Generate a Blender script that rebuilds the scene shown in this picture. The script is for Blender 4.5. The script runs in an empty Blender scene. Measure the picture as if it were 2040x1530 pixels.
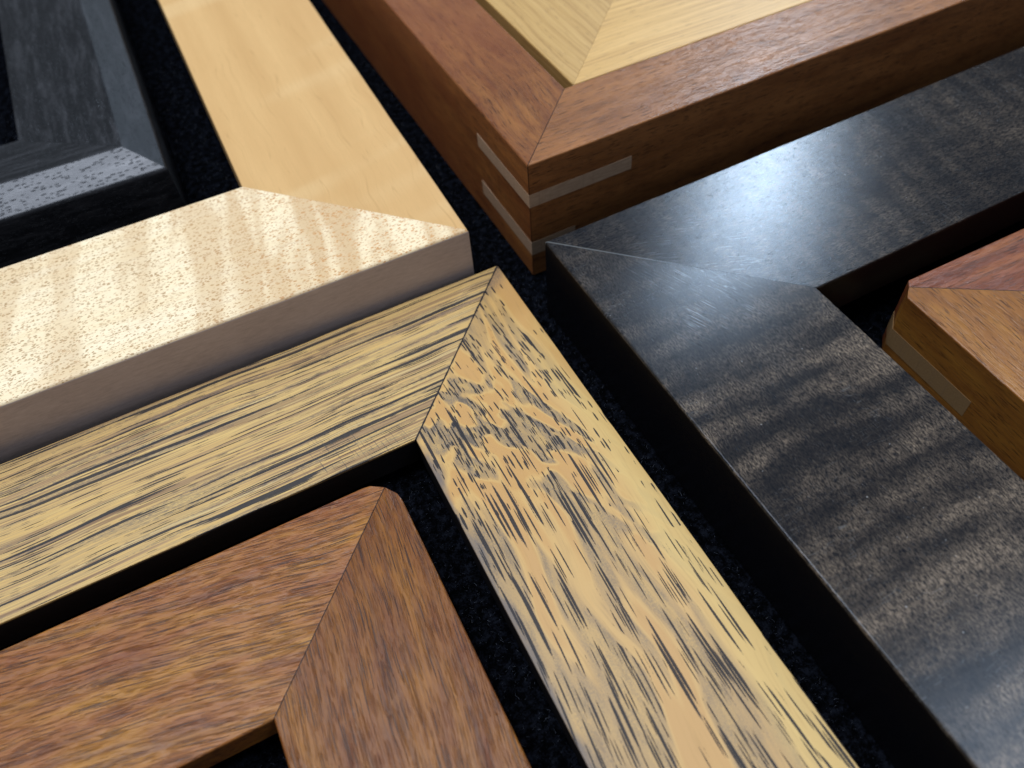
import bpy, bmesh, math, random
from mathutils import Vector, Matrix
MM = 0.001
sc = bpy.context.scene
# ------------------------------------------------------------------ camera
cd = bpy.data.cameras.new('camera')
cam = bpy.data.objects.new('camera', cd)
sc.collection.objects.link(cam)
M = Matrix(((0.8903932191190274, 0.3919159184675554, -0.2315206863297279),
            (-0.45123390897356425, 0.6930235968171249, -0.5622332733368706),
            (-0.05989887093504243, 0.6050786784430497, 0.7939092631745266))).to_4x4()
M.translation = Vector((0, 0, 0.170))
cam.matrix_world = M
cd.sensor_width = 36.0
cd.lens = 28.578
cd.clip_start = 0.005
cd.clip_end = 20.0
cd.dof.use_dof = True
cd.dof.focus_distance = 0.185
cd.dof.aperture_fstop = 14.0
sc.camera = cam
# ------------------------------------------------------------------ world, lamps, exposure
w = bpy.data.worlds.new('World')
sc.world = w
w.use_nodes = True
w.node_tree.nodes['Background'].inputs[0].default_value = (0.86, 0.93, 1.0, 1)
w.node_tree.nodes['Background'].inputs[1].default_value = 0.12

def area(name, direction, dist, sx, sy, power, col, target=(0.03, 0.12, 0.02), roll=0.0):
    l = bpy.data.lights.new(name, 'AREA')
    l.shape = 'RECTANGLE'
    l.size = sx
    l.size_y = sy
    l.energy = power
    l.color = col
    o = bpy.data.objects.new(name, l)
    sc.collection.objects.link(o)
    d = Vector(direction).normalized()
    o.location = Vector(target) + d * dist
    o.rotation_euler = d.to_track_quat('Z', 'Y').to_euler()
    o.rotation_euler.rotate_axis('Z', roll)
    return o
area('ceiling_lamp_key', (0.552, 0.558, 0.62), 1.6, 0.10, 0.36, 10.5, (0.70, 0.85, 1.0), (0.131, 0.127, 0.026))
area('ceiling_lamp_main', (-0.13, 0.13, 0.98), 1.7, 0.70, 0.60, 18.6, (0.98, 0.98, 1.0))
area('ceiling_lamp_side', (0.47, -0.04, 0.88), 1.7, 0.35, 0.5, 6.0, (0.80, 0.89, 1.0), (0.075, -0.01, 0.026))
area('ceiling_lamp_far', (-0.34, 0.42, 0.84), 1.9, 0.30, 0.25, 6.0, (0.86, 0.92, 1.0), (-0.05, 0.07, 0.012))
area('window_light', (0.37, 0.86, 0.33), 2.2, 0.45, 0.45, 0.7, (0.72, 0.86, 1.0), (-0.02, 0.26, 0.024))
area('fill_light_behind_camera', (0.22, -0.85, 0.50), 2.4, 1.0, 0.8, 2.6, (0.95, 0.92, 1.0))  # added fill lamp to lift the front faces, not a real fixture
sc.view_settings.view_transform = 'Standard'
sc.view_settings.look = 'None'
sc.view_settings.exposure = 0.0
sc.view_settings.gamma = 1.0
sc.view_settings.use_curve_mapping = False

# ------------------------------------------------------------------ material helpers
class G:
    """Small node-graph writer. Positions are millimetres: x along the grain, y across it, z up."""
    def __init__(s, name):
        s.m = bpy.data.materials.new(name)
        s.m.use_nodes = True
        s.t = s.m.node_tree
        s.n = s.t.nodes
        s.b = s.n['Principled BSDF']
        tc = s.n.new('ShaderNodeTexCoord')
        mp = s.n.new('ShaderNodeMapping')
        mp.inputs['Scale'].default_value = (1000, 1000, 1000)
        s.t.links.new(tc.outputs['Object'], mp.inputs['Vector'])
        s.P = mp.outputs[0]
        sx = s.n.new('ShaderNodeSeparateXYZ')
        s.t.links.new(s.P, sx.inputs[0])
        s.X, s.Y, s.Z = sx.outputs
        s.Y = s.m_('ABSOLUTE', s.Y)        # distance in from the rail's outer edge
    def put(s, sock, v):
        if isinstance(v, bpy.types.NodeSocket):
            s.t.links.new(v, sock)
        elif isinstance(v, (tuple, list)) and len(v) == 3 and sock.type == 'RGBA':
            sock.default_value = (*v, 1)
        else:
            sock.default_value = v
    def m_(s, op, a, b=0.0, c=0.0, clamp=False):
        n = s.n.new('ShaderNodeMath')
        n.operation = op
        n.use_clamp = clamp
        s.put(n.inputs[0], a); s.put(n.inputs[1], b); s.put(n.inputs[2], c)
        return n.outputs[0]
    def add(s, a, b): return s.m_('ADD', a, b)
    def mul(s, a, b): return s.m_('MULTIPLY', a, b)
    def vec(s, x, y, z):
        n = s.n.new('ShaderNodeCombineXYZ')
        s.put(n.inputs[0], x); s.put(n.inputs[1], y); s.put(n.inputs[2], z)
        return n.outputs[0]
    def sc(s, sx, sy, sz=None, ox=0.0, x=None, y=None):
        sz = sy if sz is None else sz
        return s.vec(s.m_('MULTIPLY_ADD', s.X if x is None else x, sx, ox), s.mul(s.Y if y is None else y, sy), s.m_('MULTIPLY_ADD', s.Z, sz, ox * 0.37))
    def noise(s, v, detail=2.0, rough=0.5, dist=0.0):
        n = s.n.new('ShaderNodeTexNoise')
        s.put(n.inputs['Vector'], v)
        n.inputs['Scale'].default_value = 1.0
        n.inputs['Detail'].default_value = detail
        n.inputs['Roughness'].default_value = rough
        n.inputs['Distortion'].default_value = dist
        return n.outputs[0]
    def vor(s, v, rand=1.0, feature='F1'):
        n = s.n.new('ShaderNodeTexVoronoi')
        n.feature = feature
        s.put(n.inputs['Vector'], v)
        n.inputs['Scale'].default_value = 1.0
        n.inputs['Randomness'].default_value = rand
        return n.outputs['Distance'], n.outputs['Color']
    def step(s, v, a, b, lo=0.0, hi=1.0):
        n = s.n.new('ShaderNodeMapRange')
        n.interpolation_type = 'SMOOTHSTEP'
        s.put(n.inputs[0], v)
        s.put(n.inputs[1], a); s.put(n.inputs[2], b); s.put(n.inputs[3], lo); s.put(n.inputs[4], hi)
        return n.outputs[0]
    def mix(s, f, a, b):
        n = s.n.new('ShaderNodeMix')
        n.data_type = 'RGBA'
        s.put(n.inputs[0], f); s.put(n.inputs[6], a); s.put(n.inputs[7], b)
        return n.outputs[2]
    def ramp(s, f, stops):
        n = s.n.new('ShaderNodeValToRGB')
        s.put(n.inputs[0], f)
        e = n.color_ramp.elements
        while len(e) < len(stops):
            e.new(0.5)
        for k, (p, c) in zip(e, stops):
            k.position = p
            k.color = (*c, 1)
        return n.outputs[0]
    def red(s, c):
        n = s.n.new('ShaderNodeSeparateColor')
        s.put(n.inputs[0], c)
        return n.outputs[0], n.outputs[1], n.outputs[2]
    def done(s, col, rough=0.4, bump=None, dist=0.05, strength=0.6, spec=0.5, coat=0.0, coat_rough=0.1, aniso=0.0, sheen=0.0, tint=None):
        if tint:
            s.b.inputs['Specular Tint'].default_value = (*tint, 1)
        s.put(s.b.inputs['Base Color'], col)
        s.put(s.b.inputs['Roughness'], rough)
        s.put(s.b.inputs['Specular IOR Level'], spec)
        s.b.inputs['Coat Weight'].default_value = coat
        s.b.inputs['Coat Roughness'].default_value = coat_rough
        if aniso:
            s.b.inputs['Anisotropic'].default_value = aniso
            vt = s.n.new('ShaderNodeVectorTransform')
            vt.vector_type = 'VECTOR'
            vt.convert_from = 'OBJECT'
            vt.convert_to = 'WORLD'
            vt.inputs[0].default_value = (0, 1, 0)
            s.t.links.new(vt.outputs[0], s.b.inputs['Tangent'])
        if sheen:
            s.b.inputs['Sheen Weight'].default_value = sheen
        if bump is not None:
            n = s.n.new('ShaderNodeBump')
            n.inputs['Strength'].default_value = strength
            n.inputs['Distance'].default_value = dist * MM
            s.put(n.inputs['Height'], bump)
            s.t.links.new(n.outputs[0], s.b.inputs['Normal'])
            if coat:
                s.t.links.new(n.outputs[0], s.b.inputs['Coat Normal'])
        return s.m

def dashes(g, length, width, keep, ox=0.0, y=None, rad=0.36, x=None, wob=0.25):
    """Short pores lying along the grain: stretched Voronoi cells, a random share of them kept."""
    rough = g.mul(g.add(g.noise(g.sc(2.2, 5.0, ox=ox + 7), 1.0), -0.5), wob)
    v = g.sc(1.0 / length, 1.0 / width, ox=ox, y=y, x=x)
    d, c = g.vor(v)
    r, gg, _ = g.red(c)
    size = g.m_('MULTIPLY_ADD', gg, rad * 0.6, rad * 0.5)
    size = g.mul(size, g.m_('LESS_THAN', r, keep))
    return g.step(g.m_('SUBTRACT', g.add(d, rough), size), -0.05, 0.03, 1.0, 0.0)

# maple ------------------------------------------------------------
def maple_flecked():
    g = G('maple_flecked_curly')
    # curl bands cross the grain and lean
    cx = g.m_('MULTIPLY_ADD', g.Y, 0.15, g.X)
    curl = g.noise(g.vec(g.mul(cx, 0.115), g.mul(g.Y, 0.018), 3.3), 1.5, 0.5, 0.3)
    near = g.step(g.X, 95.0, 12.0)
    curl = g.step(curl, 0.40, 0.60)
    base = g.ramp(g.noise(g.sc(0.02, 0.25), 3.0), [(0.3, (0.92, 0.77, 0.51)), (0.7, (0.96, 0.85, 0.62))])  # bright glare on the front arm put into the pale base colour
    col = g.mix(g.mul(curl, g.m_('MULTIPLY_ADD', near, 0.42, 0.42)), base, (0.62, 0.42, 0.22))
    fib = g.noise(g.sc(0.35, 3.2), 3.0, 0.7)
    col = g.mix(g.step(fib, 0.46, 0.70, 0.0, 0.45), col, (0.62, 0.45, 0.28))
    fl1 = dashes(g, 1.15, 0.66, 0.92, 2.0, rad=0.42, wob=0.14)
    fl2 = dashes(g, 0.85, 0.46, 0.7, 31.0, rad=0.38)
    fc = g.mix(near, (0.40, 0.26, 0.13), (0.60, 0.27, 0.08))
    col = g.mix(g.mul(g.mul(fl1, g.step(g.noise(g.sc(0.25, 0.4, ox=50), 2.0), 0.35, 0.6, 0.35, 1.0)), 0.85), col, fc)
    col = g.mix(g.mul(fl2, 0.65), col, (0.48, 0.27, 0.12))
    lines = g.noise(g.sc(0.03, 2.6, ox=9), 1.0)
    col = g.mix(g.step(lines, 0.66, 0.72, 0.0, 0.35), col, (0.45, 0.28, 0.15))
    return g.done(col, 0.42, g.add(fib, g.mul(fl1, -0.6)), 0.03, 0.4, spec=0.2)

def maple_plain():
    g = G('maple_plain_satin')
    cx = g.m_('MULTIPLY_ADD', g.Y, 0.25, g.X)
    curl = g.noise(g.vec(g.mul(cx, 0.06), g.mul(g.Y, 0.012), 8.1), 1.5, 0.5, 0.2)
    base = g.ramp(g.noise(g.sc(0.012, 0.12), 3.0), [(0.3, (0.60, 0.37, 0.16)), (0.7, (0.68, 0.44, 0.20))])  # chatoyant darkening of this arm put into the tan base colour
    col = g.mix(g.step(curl, 0.50, 0.70, 0.0, 0.30), base, (0.80, 0.60, 0.33))
    fib = g.noise(g.sc(0.16, 3.0), 4.0, 0.8)
    col = g.mix(g.step(fib, 0.45, 0.68, 0.0, 0.38), col, (0.55, 0.36, 0.16))
    ln = g.noise(g.sc(0.012, 0.55, ox=4, y=g.add(g.Y, g.mul(g.noise(g.sc(0.05, 0.02), 1.0), 6.0))), 1.0)
    ln = g.m_('ABSOLUTE', g.add(ln, -0.5))
    col = g.mix(g.step(ln, 0.0, 0.012, 0.40, 0.0), col, (0.46, 0.27, 0.11))
    return g.done(col, 0.45, fib, 0.02, 0.3, spec=0.15)

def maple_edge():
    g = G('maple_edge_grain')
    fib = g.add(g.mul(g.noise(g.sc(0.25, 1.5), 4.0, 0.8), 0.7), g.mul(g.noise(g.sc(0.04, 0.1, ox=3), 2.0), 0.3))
    col = g.ramp(fib, [(0.32, (0.42, 0.345, 0.335)), (0.5, (0.54, 0.45, 0.435)), (0.68, (0.62, 0.53, 0.52))])  # grey-mauve shade of the front face put into the colour
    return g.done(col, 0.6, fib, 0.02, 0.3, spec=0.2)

# black filled oak --------------------------------------------------
def filled_oak_straight():
    g = G('oak_straight_black_filled')
    yw = g.add(g.Y, g.mul(g.noise(g.sc(0.022, 0.05), 2.0), 3.2))
    st = g.noise(g.sc(0.008, 0.70, y=yw), 3.0, 0.6)
    col = g.ramp(st, [(0.30, (0.24, 0.145, 0.075)), (0.39, (0.38, 0.25, 0.13)), (0.44, (0.66, 0.44, 0.155)), (0.50, (0.44, 0.30, 0.14)), (0.54, (0.70, 0.49, 0.18)), (0.58, (0.36, 0.235, 0.115)), (0.62, (0.28, 0.17, 0.085)), (0.66, (0.64, 0.48, 0.22)), (0.74, (0.30, 0.20, 0.11))])
    fine = g.noise(g.sc(0.10, 6.0, ox=3, y=yw), 2.0, 0.6)
    col = g.mix(g.step(fine, 0.5, 0.72, 0.0, 0.28), col, (0.36, 0.25, 0.135))
    band = g.noise(g.sc(0.014, 0.62, ox=12, y=yw), 1.0, 0.5)
    speck = g.noise(g.sc(0.9, 7.0, ox=21), 3.0, 0.8)
    hz = g.mul(g.step(band, 0.50, 0.64), g.step(speck, 0.40, 0.62))
    col = g.mix(g.mul(hz, 0.7), col, (0.10, 0.095, 0.10))
    st2 = g.noise(g.sc(0.013, 1.0, ox=40, y=yw), 1.5, 0.55)
    brk = g.mul(g.add(g.noise(g.sc(0.35, 5.0, ox=5), 2.0, 0.7), -0.5), 0.09)
    s1 = g.step(g.add(g.add(st2, brk), g.mul(g.add(band, -0.5), 0.25)), 0.595, 0.615)
    s2 = g.m_('MAXIMUM', dashes(g, 24.0, 0.52, 0.50, 3.0, y=yw, rad=0.34, wob=0.12), dashes(g, 14.0, 0.42, 0.34, 77.0, y=yw, rad=0.34, wob=0.12))
    s3 = dashes(g, 4.0, 0.34, 0.22, 8.0, y=yw, rad=0.34)
    blk = g.m_('MAXIMUM', s1, s2)
    col = g.mix(g.mul(blk, 0.95), col, (0.018, 0.019, 0.026))
    col = g.mix(g.mul(s3, 0.65), col, (0.05, 0.045, 0.045))
    # worn scratches across the grain by the inner edge
    da = g.step(g.m_('ABSOLUTE', g.add(g.X, -56.0)), 17.0, 5.0)
    db = g.step(g.Y, 27.0, 38.0)
    sn = g.noise(g.vec(g.m_('MULTIPLY_ADD', g.Y, 0.5, g.mul(g.X, 2.6)), g.mul(g.Y, 0.11), 2.0), 2.0, 0.7)
    scr = g.mul(g.step(sn, 0.60, 0.64), g.mul(da, db))
    col = g.mix(g.mul(scr, 0.75), col, (0.06, 0.06, 0.065))
    mt = g.step(g.m_('ABSOLUTE', g.add(g.add(g.X, g.mul(g.Y, -1.0)), g.mul(g.add(g.noise(g.sc(0.8, 0.8), 2.0), -0.5), 0.5))), 0.22, 0.42, 0.95, 0.0)
    col = g.mix(mt, col, (0.02, 0.02, 0.026))
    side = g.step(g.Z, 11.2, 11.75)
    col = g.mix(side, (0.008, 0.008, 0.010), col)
    return g.done(col, 0.50, g.m_('MULTIPLY_ADD', blk, -1.0, fine), 0.05, 0.5, spec=0.3)

def filled_oak_flat():
    g = G('oak_flat_sawn_black_filled')
    # growth rings: arches that open along the rail, then run parallel to it
    u = g.m_('SUBTRACT', 42.0, g.Y)
    wob = g.mul(g.add(g.noise(g.sc(0.07, 0.09, ox=2), 2.0), -0.5), 9.0)
    x0 = g.add(g.m_('SUBTRACT', g.X, g.mul(g.mul(u, u), 0.032)), wob)
    arch = g.mul(g.step(x0, 4.0, 66.0), 5.6)
    warp = g.mul(g.add(g.noise(g.sc(0.03, 0.05), 1.0), -0.5), 8.0)
    yw = g.add(g.Y, warp)
    rv = g.vec(g.m_('MULTIPLY_ADD', g.X, 0.022, arch), g.mul(yw, 0.23), 1.7)
    rg = g.noise(rv, 1.0, 0.5)
    fine = g.noise(g.sc(0.08, 1.6, ox=8, y=yw), 3.0, 0.7)
    rgf = g.add(rg, g.mul(g.add(fine, -0.5), 0.10))
    col = g.ramp(rgf, [(0.30, (0.55, 0.32, 0.12)), (0.42, (0.56, 0.325, 0.115)), (0.47, (0.62, 0.40, 0.15)), (0.52, (0.50, 0.32, 0.13)), (0.60, (0.42, 0.28, 0.125)), (0.70, (0.56, 0.365, 0.135))])
    far = g.step(g.X, 50.0, 110.0)
    col = g.mix(g.mul(far, 0.35), col, (0.58, 0.40, 0.22))
    oe = g.step(g.add(g.Y, g.mul(warp, 0.8)), 11.0, 5.0)
    col = g.mix(g.mul(oe, g.step(g.X, 25.0, 60.0, 0.05, 0.7)), col, (0.68, 0.50, 0.20))
    col = g.mix(g.step(fine, 0.5, 0.7, 0.0, 0.30), col, (0.42, 0.26, 0.11))
    speck = g.noise(g.sc(2.2, 3.6, ox=21), 3.0, 0.85)
    clot = g.noise(g.sc(0.14, 0.60, ox=33), 2.0, 0.6)
    mid = g.mul(g.step(g.Y, 4.0, 12.0), g.step(g.X, 14.0, 36.0, 0.35, 1.0))
    band = g.step(rgf, 0.485, 0.565)
    hz = g.mul(g.mul(band, mid), g.mul(g.step(speck, 0.34, 0.62), g.step(clot, 0.36, 0.58, 0.35, 1.0)))
    col = g.mix(g.mul(hz, g.step(g.X, 50.0, 90.0, 0.78, 0.50)), col, (0.14, 0.135, 0.135))
    dense = g.mul(g.mul(band, g.step(clot, 0.55, 0.66)), mid)
    col = g.mix(g.mul(dense, g.step(g.X, 45.0, 80.0, 0.55, 0.16)), col, (0.055, 0.057, 0.068))
    edge = g.step(g.m_('MULTIPLY_ADD', g.noise(g.sc(0.12, 0.3, ox=3), 2.0), 6.0, g.Y), 43.0, 45.5)
    col = g.mix(g.mul(edge, 0.75), col, (0.11, 0.11, 0.13))
    tip = g.mul(g.step(g.X, 13.0, 5.0), g.step(g.add(g.X, g.mul(g.Y, -1.0)), 7.0, 1.0))
    col = g.mix(g.mul(tip, g.step(speck, 0.3, 0.6, 0.0, 0.75)), col, (0.09, 0.09, 0.10))
    keep = g.m_('MULTIPLY_ADD', band, 0.46, g.m_('MULTIPLY_ADD', mid, 0.16, 0.14))
    ywd = g.add(g.Y, g.mul(g.noise(g.sc(0.012, 0.02, ox=4), 0.0), 8.0))
    near = g.step(g.X, 85.0, 50.0)
    s1 = dashes(g, 6.5, 0.72, g.mul(keep, near), 3.0, y=ywd, rad=0.40, wob=0.14)
    s2 = dashes(g, 3.8, 0.56, g.mul(g.mul(keep, near), 0.95), 18.0, y=ywd, rad=0.40, wob=0.16)
    s3 = dashes(g, 22.0, 0.90, g.mul(keep, g.step(g.X, 20.0, 62.0, 0.15, 1.0)), 63.0, y=ywd, rad=0.42, wob=0.12)
    s4 = dashes(g, 14.0, 0.52, g.mul(keep, g.step(g.X, 30.0, 70.0, 0.2, 1.3)), 90.0, y=ywd, rad=0.38, wob=0.14)
    blk = g.m_('MAXIMUM', g.m_('MAXIMUM', s1, s2), g.m_('MAXIMUM', s3, s4))
    grit = g.step(g.noise(g.sc(6.0, 6.0), 1.0), 0.64, 0.72, 0.0, 0.35)
    col = g.mix(g.mul(blk, 0.96), col, g.mix(grit, (0.014, 0.015, 0.022), (0.16, 0.15, 0.13)))
    mt = g.step(g.m_('ABSOLUTE', g.add(g.add(g.X, g.mul(g.Y, -1.0)), g.mul(g.add(g.noise(g.sc(0.8, 0.8), 2.0), -0.5), 0.5))), 0.22, 0.42, 0.95, 0.0)
    col = g.mix(mt, col, (0.02, 0.02, 0.026))
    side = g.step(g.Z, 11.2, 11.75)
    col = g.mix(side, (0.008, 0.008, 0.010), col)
    return g.done(col, 0.46, g.m_('MULTIPLY_ADD', blk, -1.0, g.add(g.mul(speck, 0.3), g.mul(fine, 0.3))), 0.06, 0.5, spec=0.25)

# reddish brown woods -----------------------------------------------
def brown(name, c_dark, c_mid, c_lite, pore, seed, rough=0.34, ribbon=0.3, pores=0.5, bumpd=0.05, coat=0.25, longer=1.0, stripe=0.35, blend_ends=None, slant=0.0, fine_lines=0.35):
    g = G(name)
    yw = g.m_('MULTIPLY_ADD', g.X, slant, g.add(g.Y, g.mul(g.noise(g.sc(0.02, 0.04, ox=seed), 2.0), 6.0)))
    a = g.noise(g.sc(0.035, 0.16, ox=seed, y=yw), 3.0, 0.6, 0.4)
    col = g.ramp(a, [(0.30, c_dark), (0.48, c_mid), (0.68, c_lite)])
    st = g.noise(g.sc(0.022, stripe, ox=seed + 5, y=yw), 3.0, 0.65)
    col = g.mix(g.step(st, 0.50, 0.68, 0.0, ribbon), col, pore)
    f = g.noise(g.sc(0.06, 3.4, ox=seed + 9, y=yw), 4.0, 0.8)
    col = g.mix(g.step(f, 0.47, 0.66, 0.0, 0.38), col, pore)
    ln = g.noise(g.sc(0.022, 1.05, ox=seed + 41, y=yw), 1.0, 0.5)
    l1 = g.m_('MAXIMUM', g.step(g.m_('ABSOLUTE', g.add(ln, -0.50)), 0.006, 0.030, 1.0, 0.0), g.step(g.m_('ABSOLUTE', g.add(ln, -0.38)), 0.006, 0.030, 1.0, 0.0))
    ln2 = g.noise(g.sc(0.035, 1.7, ox=seed + 61, y=yw), 1.0, 0.5)
    l2 = g.m_('MAXIMUM', g.step(g.m_('ABSOLUTE', g.add(ln2, -0.46)), 0.006, 0.035, 1.0, 0.0), g.step(g.m_('ABSOLUTE', g.add(ln2, -0.60)), 0.006, 0.030, 1.0, 0.0))
    brk = g.step(g.noise(g.sc(0.16, 0.9, ox=seed + 71, y=yw), 2.0, 0.7), 0.40, 0.60)
    lines = g.mul(g.m_('MAXIMUM', l1, l2), brk)
    col = g.mix(g.mul(lines, fine_lines), col, g.mix(0.45, pore, (0.02, 0.008, 0.006)))
    mo = g.noise(g.sc(0.45, 0.9, ox=seed + 30, y=yw), 3.0, 0.7)
    col = g.mix(g.step(mo, 0.48, 0.66, 0.0, 0.18), col, c_lite)
    p1 = dashes(g, 6.0 * longer, 0.36, pores, seed + 2, y=yw, rad=0.33)
    p2 = dashes(g, 3.0 * longer, 0.26, pores * 0.8, seed + 22, y=yw, rad=0.30)
    pp = g.m_('MAXIMUM', p1, g.mul(p2, 0.7))
    col = g.mix(g.mul(pp, 0.85), col, g.mix(0.80, pore, (0.02, 0.008, 0.006)))
    if blend_ends:
        col = g.mix(g.step(g.X, blend_ends[0], blend_ends[1], 0.0, blend_ends[3]), col, blend_ends[2])
    tiny = g.noise(g.sc(0.9, 3.0, ox=seed), 3.0, 0.7)
    mt = g.step(g.m_('ABSOLUTE', g.add(g.X, g.mul(g.Y, -1.0))), 0.10, 0.28, 0.85, 0.0)
    col = g.mix(mt, col, (0.03, 0.012, 0.008))
    h = g.add(g.mul(g.m_('MAXIMUM', pp, g.mul(lines, 0.8)), -1.0), g.add(g.mul(f, 0.7), g.mul(tiny, 0.35)))
    return g.done(col, rough, h, bumpd, 0.6, spec=0.22, coat=coat, coat_rough=0.2)

# black stained woods -------------------------------------------------
def ebonised(name, seed, lean, far=None, curl_gain=1.0, aniso=0.0, base=(0.006, 0.0075, 0.011)):
    g = G(name)
    cx = g.m_('MULTIPLY_ADD', g.Y, lean, g.X)
    drift = g.mul(g.add(g.noise(g.sc(0.035, 0.035, ox=seed), 1.0), -0.5), 9.0)
    ph = g.add(g.add(cx, drift), seed)
    wave = g.m_('SINE', g.mul(ph, 0.70))
    big = g.noise(g.sc(0.06, 0.016, ox=seed + 3), 2.0, 0.6)
    soft = g.noise(g.sc(0.22, 0.06, ox=seed + 6), 2.0, 0.6)
    curl = g.add(g.mul(wave, 0.11), g.add(g.mul(g.add(big, -0.5), 1.3), g.mul(g.add(soft, -0.5), 0.8)))
    fib = g.noise(g.sc(0.9, 3.6, ox=seed), 4.0, 0.85)
    spk = g.step(fib, 0.42, 0.60)
    amt = g.step(curl, -0.26, 0.46)
    if far:
        amt = g.mul(amt, g.step(g.X, far[0], far[1], 0.30, 1.0))
    spk = g.mul(spk, g.step(g.noise(g.sc(0.12, 0.35, ox=seed + 33), 3.0, 0.7), 0.30, 0.62, 0.45, 1.0))
    k = g.mul(g.m_('MULTIPLY_ADD', amt, 0.88 * curl_gain, 0.12), spk)
    col = g.mix(k, base, (0.27, 0.215, 0.165))
    po = dashes(g, 2.4, 0.34, 0.35, seed + 4, rad=0.30)
    col = g.mix(g.mul(po, 0.8), col, (0.005, 0.005, 0.006))
    # fine handling scratches
    q = g.add(g.mul(g.X, 0.92), g.mul(g.Y, 0.37))
    p = g.add(g.mul(g.X, -0.37), g.mul(g.Y, 0.92))
    s1 = g.noise(g.vec(g.mul(q, 0.045), g.mul(p, 1.1), seed), 2.0, 0.6)
    s2 = g.noise(g.vec(g.mul(g.X, 0.5), g.mul(g.Y, 0.06), seed + 2), 2.0, 0.6)
    blot = g.mul(g.step(g.m_('ABSOLUTE', g.add(g.X, -33.0)), 20.0, 6.0), g.step(g.m_('ABSOLUTE', g.add(g.Y, -24.0)), 17.0, 5.0))
    blot = g.mul(blot, g.step(g.noise(g.sc(0.10, 0.25, ox=seed + 2), 1.0), 0.40, 0.55))
    l1 = g.step(g.m_('ABSOLUTE', g.add(s1, -0.5)), 0.0, 0.016, 1.0, 0.0)
    l2 = g.step(g.m_('ABSOLUTE', g.add(s2, -0.5)), 0.0, 0.006, 0.35, 0.0)
    sk = g.m_('MAXIMUM', g.mul(l1, blot), g.mul(l2, g.step(g.noise(g.sc(0.05, 0.05, ox=seed + 12), 1.0), 0.5, 0.6)))
    dust = g.step(g.noise(g.sc(1.3, 1.3, ox=seed), 1.0), 0.80, 0.83)
    col = g.mix(g.mul(dust, 0.6), col, (0.45, 0.46, 0.48))
    col = g.mix(g.mul(sk, 0.42), col, (0.32, 0.35, 0.38))
    side = g.step(g.Z, 24.6, 25.6)
    col = g.mix(side, (0.005, 0.005, 0.007), col)
    rough = g.m_('MULTIPLY_ADD', g.noise(g.sc(0.08, 0.1), 2.0), 0.05, 0.17)
    mt = g.step(g.m_('ABSOLUTE', g.add(g.X, g.mul(g.Y, -1.0))), 0.10, 0.34, 0.55, 0.0)
    col = g.mix(g.mul(mt, side), col, g.mix(g.step(g.X, 18.0, 30.0), (0.22, 0.24, 0.25), (0.002, 0.002, 0.003)))
    return g.done(col, rough, g.add(g.mul(po, -1.5), g.mul(fib, 1.3)), 0.03, 0.45, spec=0.26, aniso=aniso, tint=(0.74, 0.85, 1.0))  # cool cast of the reflected light put into the specular tint

def black_bevelled(name, seed):
    g = G(name)
    fib = g.noise(g.sc(0.6, 2.6, ox=seed), 3.0, 0.7)
    po = dashes(g, 2.0, 0.50, 0.60, seed, rad=0.42)
    wear = g.noise(g.sc(0.05, 0.35, ox=seed + 4), 4.0, 0.75, 0.4)
    col = g.mix(g.step(wear, 0.42, 0.72), (0.005, 0.006, 0.008), (0.030, 0.032, 0.038))
    col = g.mix(g.mul(g.step(fib, 0.5, 0.7), 0.35), col, (0.035, 0.037, 0.042))
    dust = g.step(g.noise(g.sc(1.8, 1.8, ox=seed), 2.0), 0.70, 0.76)
    col = g.mix(g.mul(dust, 0.12), col, (0.4, 0.42, 0.45))
    rough = g.m_('MULTIPLY_ADD', po, 0.25, g.m_('MULTIPLY_ADD', wear, 0.25, 0.24))
    return g.done(col, rough, g.add(g.mul(po, -1.4), g.mul(fib, 0.5)), 0.07, 0.7, spec=0.6, tint=(0.78, 0.86, 1.0))  # blue of the reflections put into the specular tint

def key_wood(name, a, b):
    g = G(name)
    n = g.noise(g.sc(0.25, 2.0), 3.0, 0.7)
    col = g.ramp(n, [(0.3, a), (0.7, b)])
    cr = g.noise(g.vec(g.mul(g.X, 0.9), g.mul(g.Y, 0.9), 0.3), 1.0)
    col = g.mix(g.step(g.m_('ABSOLUTE', g.add(cr, -0.5)), 0.0, 0.02, 0.35, 0.0), col, (0.2, 0.14, 0.1))
    return g.done(col, 0.5, n, 0.02, 0.3, spec=0.3)

# ------------------------------------------------------------------ geometry helpers
def rounded(poly, radii, seg=4):
    """Round chosen corners of a closed profile (d, z) given in millimetres."""
    out = []
    n = len(poly)
    for i, p in enumerate(poly):
        r = radii[i]
        if r <= 0:
            out.append(p); continue
        P0 = Vector(p); A = Vector(poly[i - 1]); B = Vector(poly[(i + 1) % n])
        da = (A - P0).normalized(); db = (B - P0).normalized()
        ang = da.angle(db)
        t = r / math.tan(ang / 2)
        a = P0 + da * t; b = P0 + db * t
        c = P0 + (da + db).normalized() * (r / math.sin(ang / 2))
        va, vb = a - c, b - c
        tot = va.angle(vb)
        cross = va.x * vb.y - va.y * vb.x
        sg = 1 if cross > 0 else -1
        h0 = a + da * 0.12
        out.append((h0.x, h0.y))
        for k in range(seg + 1):
            th = sg * tot * k / seg
            out.append((c.x + va.x * math.cos(th) - va.y * math.sin(th), c.y + va.x * math.sin(th) + va.y * math.cos(th)))
        h1 = b + db * 0.12
        out.append((h1.x, h1.y))
    return out

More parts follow.
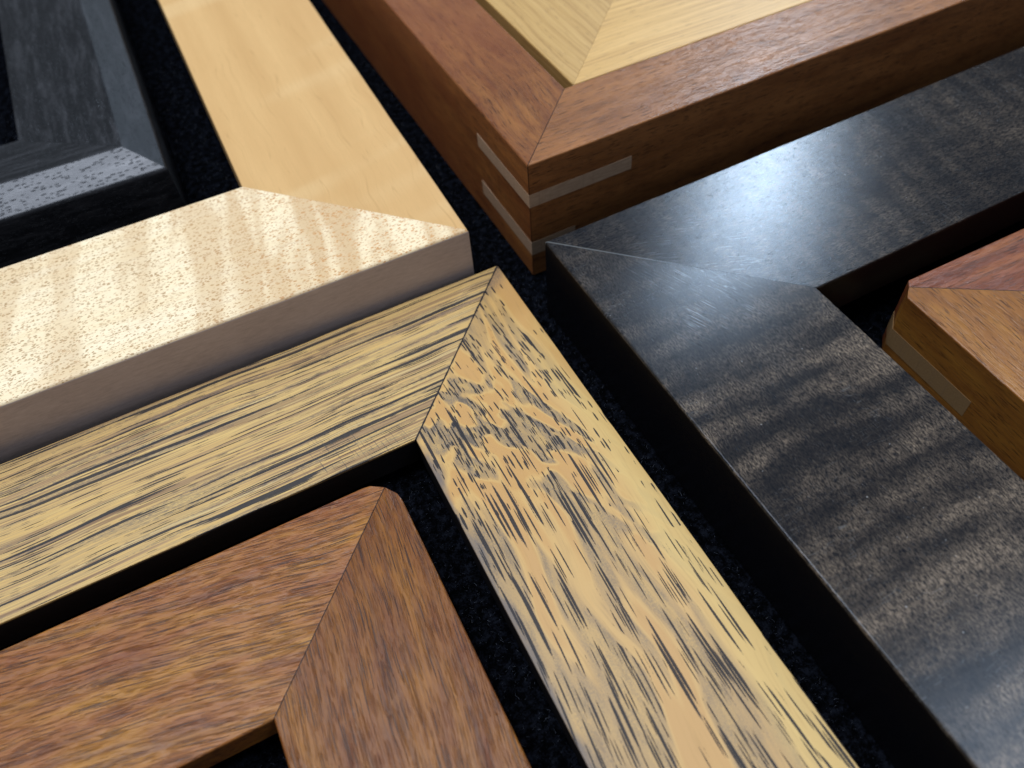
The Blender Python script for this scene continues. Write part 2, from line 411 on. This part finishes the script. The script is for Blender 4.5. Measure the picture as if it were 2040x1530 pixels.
def finish(name, bm, mats, parent, smooth=35):
    bmesh.ops.recalc_face_normals(bm, faces=bm.faces)
    me = bpy.data.meshes.new(name)
    for v in bm.verts:
        v.co *= MM
    bm.to_mesh(me)
    bm.free()
    for m in mats:
        me.materials.append(m)
    o = bpy.data.objects.new(name, me)
    sc.collection.objects.link(o)
    o.parent = parent
    for p in me.polygons:
        p.use_smooth = True
    me.set_sharp_from_angle(angle=math.radians(smooth))
    return o

def rail(parent, axis, sx, sy, prof, length, mats, gap=0.10, clips=(), label=None, wob=0.0, matfn=None):
    """One mitred rail. Local x runs along the rail from the outer corner, local y across it, z up."""
    if axis == 'x':
        rot = 0 if sx > 0 else math.pi
        side = sy * sx
    else:
        rot = sy * math.pi / 2
        side = -sx * sy
    bm = bmesh.new()
    N = 30
    rings = []
    rnd = random.Random(hash_(prof, length, axis))
    ph = [rnd.uniform(0, 6.28) for _ in range(4)]
    for k in range(N + 1):
        u = (k / N) ** 1.6
        ring = []
        for d, z in prof:
            x = d + gap / 2
            x = x + (length - x) * u
            e = wob * (math.sin(x * 0.11 + ph[0]) + 0.6 * math.sin(x * 0.27 + ph[1])) * min(1, u * 8)
            ring.append(bm.verts.new((x, side * (d + e * (1 if d < 8 else 0)), z)))
        rings.append(ring)
    n = len(prof)
    for k in range(N):
        for i in range(n):
            j = (i + 1) % n
            bm.faces.new((rings[k][i], rings[k][j], rings[k + 1][j], rings[k + 1][i]))
    bm.faces.new(rings[0]); bm.faces.new(list(reversed(rings[-1])))
    for px, py, nx, ny in clips:       # cut the outer corner off with upright planes
        g = bm.verts[:] + bm.edges[:] + bm.faces[:]
        r = bmesh.ops.bisect_plane(bm, geom=g, dist=1e-5, plane_co=(px, side * py, 0), plane_no=(nx, side * ny, 0), clear_inner=False, clear_outer=True)
        ed = [e for e in r['geom_cut'] if isinstance(e, bmesh.types.BMEdge)]
        if ed:
            bmesh.ops.holes_fill(bm, edges=ed, sides=0)
    bmesh.ops.recalc_face_normals(bm, faces=bm.faces)
    if matfn:
        for f in bm.faces:
            f.material_index = matfn(f, side)
    o = finish('rail' if axis == 'x' else 'stile', bm, mats, parent)
    o.rotation_euler = (0, 0, rot)
    if label:
        o['label'] = label
    return o

def hash_(*a):
    return sum(ord(c) for c in repr(a)) % 99991

def thing(name, label, cat, loc, deg, group=None):
    o = bpy.data.objects.new(name, None)
    o.empty_display_size = 0.01
    sc.collection.objects.link(o)
    o.location = (loc[0] * MM, loc[1] * MM, 0)
    o.rotation_euler = (0, 0, math.radians(deg))
    o['label'] = label
    o['category'] = cat
    if group:
        o['group'] = group
    return o

def key(parent, sx, sy, leg, z0, z1, mat, cut=0.0, proud=0.05, legx=None):
    """Triangular spline set across the mitre, a hair proud of both faces."""
    bm = bmesh.new()
    p = proud
    lx = legx or leg
    if cut:
        pts = [(-p, cut - p), (cut - p, -p), (lx, -p), (lx, 0.6), (0.6, leg), (-p, leg)]
    else:
        pts = [(-p, -p), (lx, -p), (lx, 0.6), (0.6, leg), (-p, leg)]
    lo = [bm.verts.new((sx * x, sy * y, z0)) for x, y in pts]
    hi = [bm.verts.new((sx * x, sy * y, z1)) for x, y in pts]
    n = len(pts)
    for i in range(n):
        j = (i + 1) % n
        bm.faces.new((lo[i], lo[j], hi[j], hi[i]))
    bm.faces.new(lo); bm.faces.new(hi)
    return finish('spline_key', bm, [mat], parent, 20)

# ------------------------------------------------------------------ velvet cloth
def velvet():
    g = G('black_velvet')
    n = g.noise(g.vec(g.mul(g.X, 0.5), g.mul(g.Y, 0.5), 0.0), 4.0, 0.7)
    n2 = g.noise(g.vec(g.mul(g.X, 2.4), g.mul(g.Y, 2.4), 5.0), 3.0, 0.8)
    col = g.mix(g.step(g.add(n, g.mul(g.add(n2, -0.5), 0.6)), 0.42, 0.72), (0.0012, 0.0014, 0.002), (0.009, 0.0115, 0.019))
    return g.done(col, 1.0, g.add(n, n2), 0.5, 0.8, spec=0.0)
def fibre():
    g = G('velvet_fibre')
    return g.done((0.10, 0.12, 0.17), 0.4, spec=0.5)
GAPS = []
def build_cloth():
    rnd = random.Random(5)
    bm = bmesh.new()
    x0, x1, y0, y1 = -330, 480, -180, 700
    nx, ny = 120, 130
    vs = []
    for j in range(ny + 1):
        for i in range(nx + 1):
            x = x0 + (x1 - x0) * i / nx; y = y0 + (y1 - y0) * j / ny
            z = 0.25 * math.sin(x * 0.09) * math.sin(y * 0.07 + 1) - 0.6
            vs.append(bm.verts.new((x, y, z)))
    for j in range(ny):
        for i in range(nx):
            a = j * (nx + 1) + i
            bm.faces.new((vs[a], vs[a + 1], vs[a + nx + 2], vs[a + nx + 1]))
    # pile: short curved fibres, only where the cloth lies open to view
    def inside(x, y):
        for (cx, cy, sx, sy, w) in GAPS:
            u = (x - cx) * sx; v = (y - cy) * sy
            if u > 0 and v > 0 and (u < w or v < w):
                return True
        return False
    cnt = 0
    while cnt < 30000:
        x = rnd.uniform(-110, 260); y = rnd.uniform(-40, 330)
        if inside(x, y):
            continue
        cnt += 1
        L = rnd.uniform(0.35, 1.1); a = rnd.uniform(0, 6.28); lean = rnd.uniform(0.3, 1.3)
        wd = rnd.uniform(0.012, 0.028)
        dx, dy = math.cos(a), math.sin(a)
        px, py = -dy * wd, dx * wd
        pts = []
        c = rnd.uniform(-0.5, 0.5)
        for t in (0, 0.5, 1):
            bx = x + dx * lean * L * t * 0.7 + px * c * 30 * t * t * L; by = y + dy * lean * L * t * 0.7 + py * c * 30 * t * t * L
            bz = -0.6 + L * t / (1 + 0.8 * lean * t)
            pts.append((bx, by, bz))
        q = []
        for k, (bx, by, bz) in enumerate(pts):
            s = 1.0 - 0.35 * k
            q.append((bm.verts.new((bx - px * s, by - py * s, bz)), bm.verts.new((bx + px * s, by + py * s, bz))))
        for k in range(2):
            f = bm.faces.new((q[k][0], q[k][1], q[k + 1][1], q[k + 1][0]))
            f.material_index = 1
    me = bpy.data.meshes.new('velvet_cloth')
    for v in bm.verts:
        v.co *= MM
    bm.to_mesh(me); bm.free()
    me.materials.append(velvet()); me.materials.append(fibre())
    for p in me.polygons:
        p.use_smooth = True
    o = bpy.data.objects.new('velvet_cloth', me)
    sc.collection.objects.link(o)
    o['label'] = 'black velvet cloth with blue sheen lying under all the frame corners'
    o['kind'] = 'structure'

def simple_profile(w, h, lip, reb, r_out, r_in=0.25):
    poly = [(0, 0), (0, h), (w, h), (w, lip), (w - reb, lip), (w - reb, 0)]
    return rounded(poly, [0, r_out, r_in, 0, 0, 0])

# ------------------------------------------------------------------ frame corners
GRP = 'wooden picture frame corner samples'
# 1 pale maple corner
C = (54.95, 152.9); w_ = 48.6
t = thing('frame_corner', 'pale maple frame corner, cream flecked lower rail and plain tan upper rail', 'frame corner', C, -0.82, GRP)
pr = simple_profile(w_, 26.0, 8.0, 8.0, 0.9, 0.35)
mf, mp_, me_ = maple_flecked(), maple_plain(), maple_edge()
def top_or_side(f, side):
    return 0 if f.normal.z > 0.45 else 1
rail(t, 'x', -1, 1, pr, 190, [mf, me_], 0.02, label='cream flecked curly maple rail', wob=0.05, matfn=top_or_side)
rail(t, 'y', -1, 1, pr, 330, [mp_, me_], 0.02, label='plain tan maple side', wob=0.05)
GAPS.append((*C, -1, 1, w_))
# 2 black bevelled corner inside the maple one
C = (-10.26, 228.3)
t = thing('frame_corner', 'black frame corner with a sloping face and shiny raised edge, inside the pale maple corner', 'frame corner', C, -1.5, GRP)
pr = rounded([(0, 0), (0, 22.0), (9.9, 27.1), (40.5, 21.2), (40.5, 8), (33, 8), (33, 0)], [0, 1.3, 1.1, 0.5, 0, 0, 0], 6)
rail(t, 'x', -1, 1, pr, 150, [black_bevelled('black_bevelled_front', 3)], 0.05)
rail(t, 'y', -1, 1, pr, 260, [black_bevelled('black_bevelled_back', 47)], 0.05)
GAPS.append((*C, -1, 1, 40.5))
# 3 deep red-brown corner with splines
C = (73.18, 153.06); w_ = 25.0
t = thing('frame_corner', 'deep red-brown frame corner, tallest of all, with pale splines across its mitre', 'frame corner', C, 0.35, GRP)
pr = rounded([(0, 0), (0, 39.1), (w_, 39.1), (w_, 30), (w_ - 7, 30), (w_ - 7, 0)], [0, 0.45, 0.6, 0, 0, 0])
b1 = brown('mahogany_left', (0.17, 0.056, 0.020), (0.24, 0.092, 0.030), (0.34, 0.145, 0.042), (0.08, 0.030, 0.018), 11, 0.38, pores=0.42, coat=0.12, blend_ends=(25, 70, (0.22, 0.072, 0.03), 0.5))
b2 = brown('mahogany_right', (0.20, 0.078, 0.028), (0.28, 0.118, 0.042), (0.36, 0.155, 0.055), (0.10, 0.04, 0.02), 77, 0.36, pores=0.55, coat=0.12)
rail(t, 'x', 1, 1, pr, 260, [b2], 0.05, wob=0.06)
rail(t, 'y', 1, 1, pr, 260, [b1], 0.05, wob=0.06)
kw = key_wood('spline_pale', (0.34, 0.235, 0.165), (0.50, 0.365, 0.265))
key(t, 1, 1, 31.8, 25.2, 29.5, kw)
key(t, 1, 1, 31.8, 7.9, 12.7, kw, legx=14.0)
GAPS.append((*C, 1, 1, w_))
# 4 pale oak corner inside it
C = (103.9, 183.7)
t = thing('frame_corner', 'yellow oak frame corner lying inside the deep red-brown corner', 'frame corner', C, 0.3, GRP)
pr = simple_profile(52.0, 35.0, 18.0, 8.0, 0.4)
def oak(name, seed, k=1.0):
    g = G(name)
    yw = g.add(g.Y, g.mul(g.noise(g.sc(0.02, 0.05, ox=seed), 2.0), 5.0))
    a = g.noise(g.sc(0.015, 1.1, ox=seed, y=yw), 4.0, 0.7)
    col = g.ramp(a, [(0.3, (0.36 * k, 0.20 * k, 0.065 * k)), (0.46, (0.60 * k, 0.375 * k, 0.13 * k)), (0.65, (0.70 * k, 0.46 * k, 0.18 * k))])
    f = g.noise(g.sc(0.10, 3.0, ox=seed, y=yw), 3.0, 0.7)
    col = g.mix(g.step(f, 0.5, 0.72, 0.0, 0.5), col, (0.36, 0.22, 0.09))
    p = dashes(g, 5.0, 0.5, 0.3, seed, y=yw, rad=0.3)
    col = g.mix(g.mul(p, 0.5), col, (0.24, 0.14, 0.05))
    return g.done(col, 0.42, g.m_('MULTIPLY_ADD', p, -1.0, f), 0.04, 0.4, spec=0.35)
rail(t, 'x', 1, 1, pr, 230, [oak('oak_right', 14)], 0.10)
rail(t, 'y', 1, 1, pr, 230, [oak('oak_left', 58, 0.82)], 0.10)
# 5 oak corner with black filled grain
C = (61.18, 150.6); w_ = 42.14
t = thing('frame_corner', 'yellow oak frame corner with black filled grain, in the middle', 'frame corner', C, -0.04, GRP)
pr = simple_profile(w_, 12.0, 3.3, 6.0, 0.22, 0.2)
rail(t, 'x', -1, -1, pr, 210, [filled_oak_straight()], 0.16, label='rail with long straight black grain streaks', wob=0.05)
rail(t, 'y', -1, -1, pr, 240, [filled_oak_flat()], 0.16, label='side with short black dashes and orange patches', wob=0.05)
GAPS.append((*C, -1, -1, w_))
# 6 brown corner with a rounded tip inside it
C = (10.12, 102.3); w_ = 39.5
t = thing('frame_corner', 'warm brown frame corner with clipped tip, inside the black-grained oak corner', 'frame corner', C, -0.16, GRP)
pr = simple_profile(w_, 12.0, 5.0, 6.0, 0.45, 0.5)
q1 = brown('brown_left', (0.22, 0.066, 0.019), (0.31, 0.115, 0.027), (0.40, 0.175, 0.025), (0.085, 0.032, 0.026), 5, 0.40, ribbon=0.55, pores=0.95, bumpd=0.14, coat=0.30, longer=2.0, slant=0.17, fine_lines=0.62)
q2 = brown('brown_right', (0.14, 0.036, 0.007), (0.20, 0.066, 0.009), (0.30, 0.115, 0.011), (0.055, 0.020, 0.015), 91, 0.40, ribbon=0.6, pores=0.8, bumpd=0.12, coat=0.15, longer=2.0, slant=-0.10, fine_lines=0.5)
# clips in local coordinates (along, across, normal pointing at what is cut away)
def clip_set(r, steps=3, skew=0.0):
    out = []
    for k in range(steps):
        a = math.radians(180 + 90 * (k + 0.5) / steps)
        nx, ny = math.cos(a), math.sin(a)
        out.append((r + nx * r, r + ny * r, nx, ny))
    return out
cs = clip_set(8.5, 4)
rail(t, 'x', -1, -1, pr, 210, [q1], 0.10, clips=cs)
rail(t, 'y', -1, -1, pr, 210, [q2], 0.10, clips=cs)
GAPS.append((*C, -1, -1, w_))
# 7 black corner with grey curly figure
C = (70.23, 138.93); w_ = 47.56
t = thing('frame_corner', 'wide flat black frame corner with grey curly stripes', 'frame corner', C, 0.64, GRP)
pr = simple_profile(w_, 25.9, 13.0, 8.0, 0.5, 0.25)
rail(t, 'x', 1, -1, pr, 250, [ebonised('ebonised_far', 6.0, 0.2, curl_gain=0.30, aniso=0.35)], 0.05, wob=0.05)
rail(t, 'y', 1, -1, pr, 260, [ebonised('ebonised_near', 21.0, -0.03, far=(24, 72))], 0.05, label='side with grey curly stripes', wob=0.05)
GAPS.append((*C, 1, -1, w_))
# 8 golden brown corner inside it
C = (138.7, 86.1)
t = thing('frame_corner', 'small glossy golden and red-brown frame corner, inside the wide black corner', 'frame corner', C, -0.71, GRP)
pr = rounded([(0, 0), (0, 21.0), (19.3, 27.0), (36, 27.0), (36, 12), (29, 12), (29, 0)], [0, 0.45, 0.3, 0.4, 0, 0, 0])
g1 = brown('golden_near', (0.19, 0.068, 0.016), (0.29, 0.118, 0.025), (0.38, 0.17, 0.032), (0.11, 0.04, 0.015), 33, 0.34, ribbon=0.3, pores=0.55, bumpd=0.06, coat=0.25)
g2 = brown('red_far', (0.16, 0.040, 0.018), (0.24, 0.070, 0.026), (0.31, 0.105, 0.032), (0.07, 0.025, 0.020), 64, 0.36, ribbon=0.5, pores=0.55, bumpd=0.08, coat=0.25)
cut = [(2.2, 2.2, -0.7071, -0.7071)]
rail(t, 'x', 1, -1, pr, 180, [g2], 0.06, clips=cut, label='dark red-brown rail')
rail(t, 'y', 1, -1, pr, 180, [g1], 0.06, clips=cut, label='golden brown side')
key(t, 1, -1, 30.5, 3.9, 9.7, key_wood('spline_tan', (0.26, 0.16, 0.075), (0.34, 0.22, 0.11)), cut=4.4)
GAPS.append((*C, 1, -1, 36))
build_cloth()
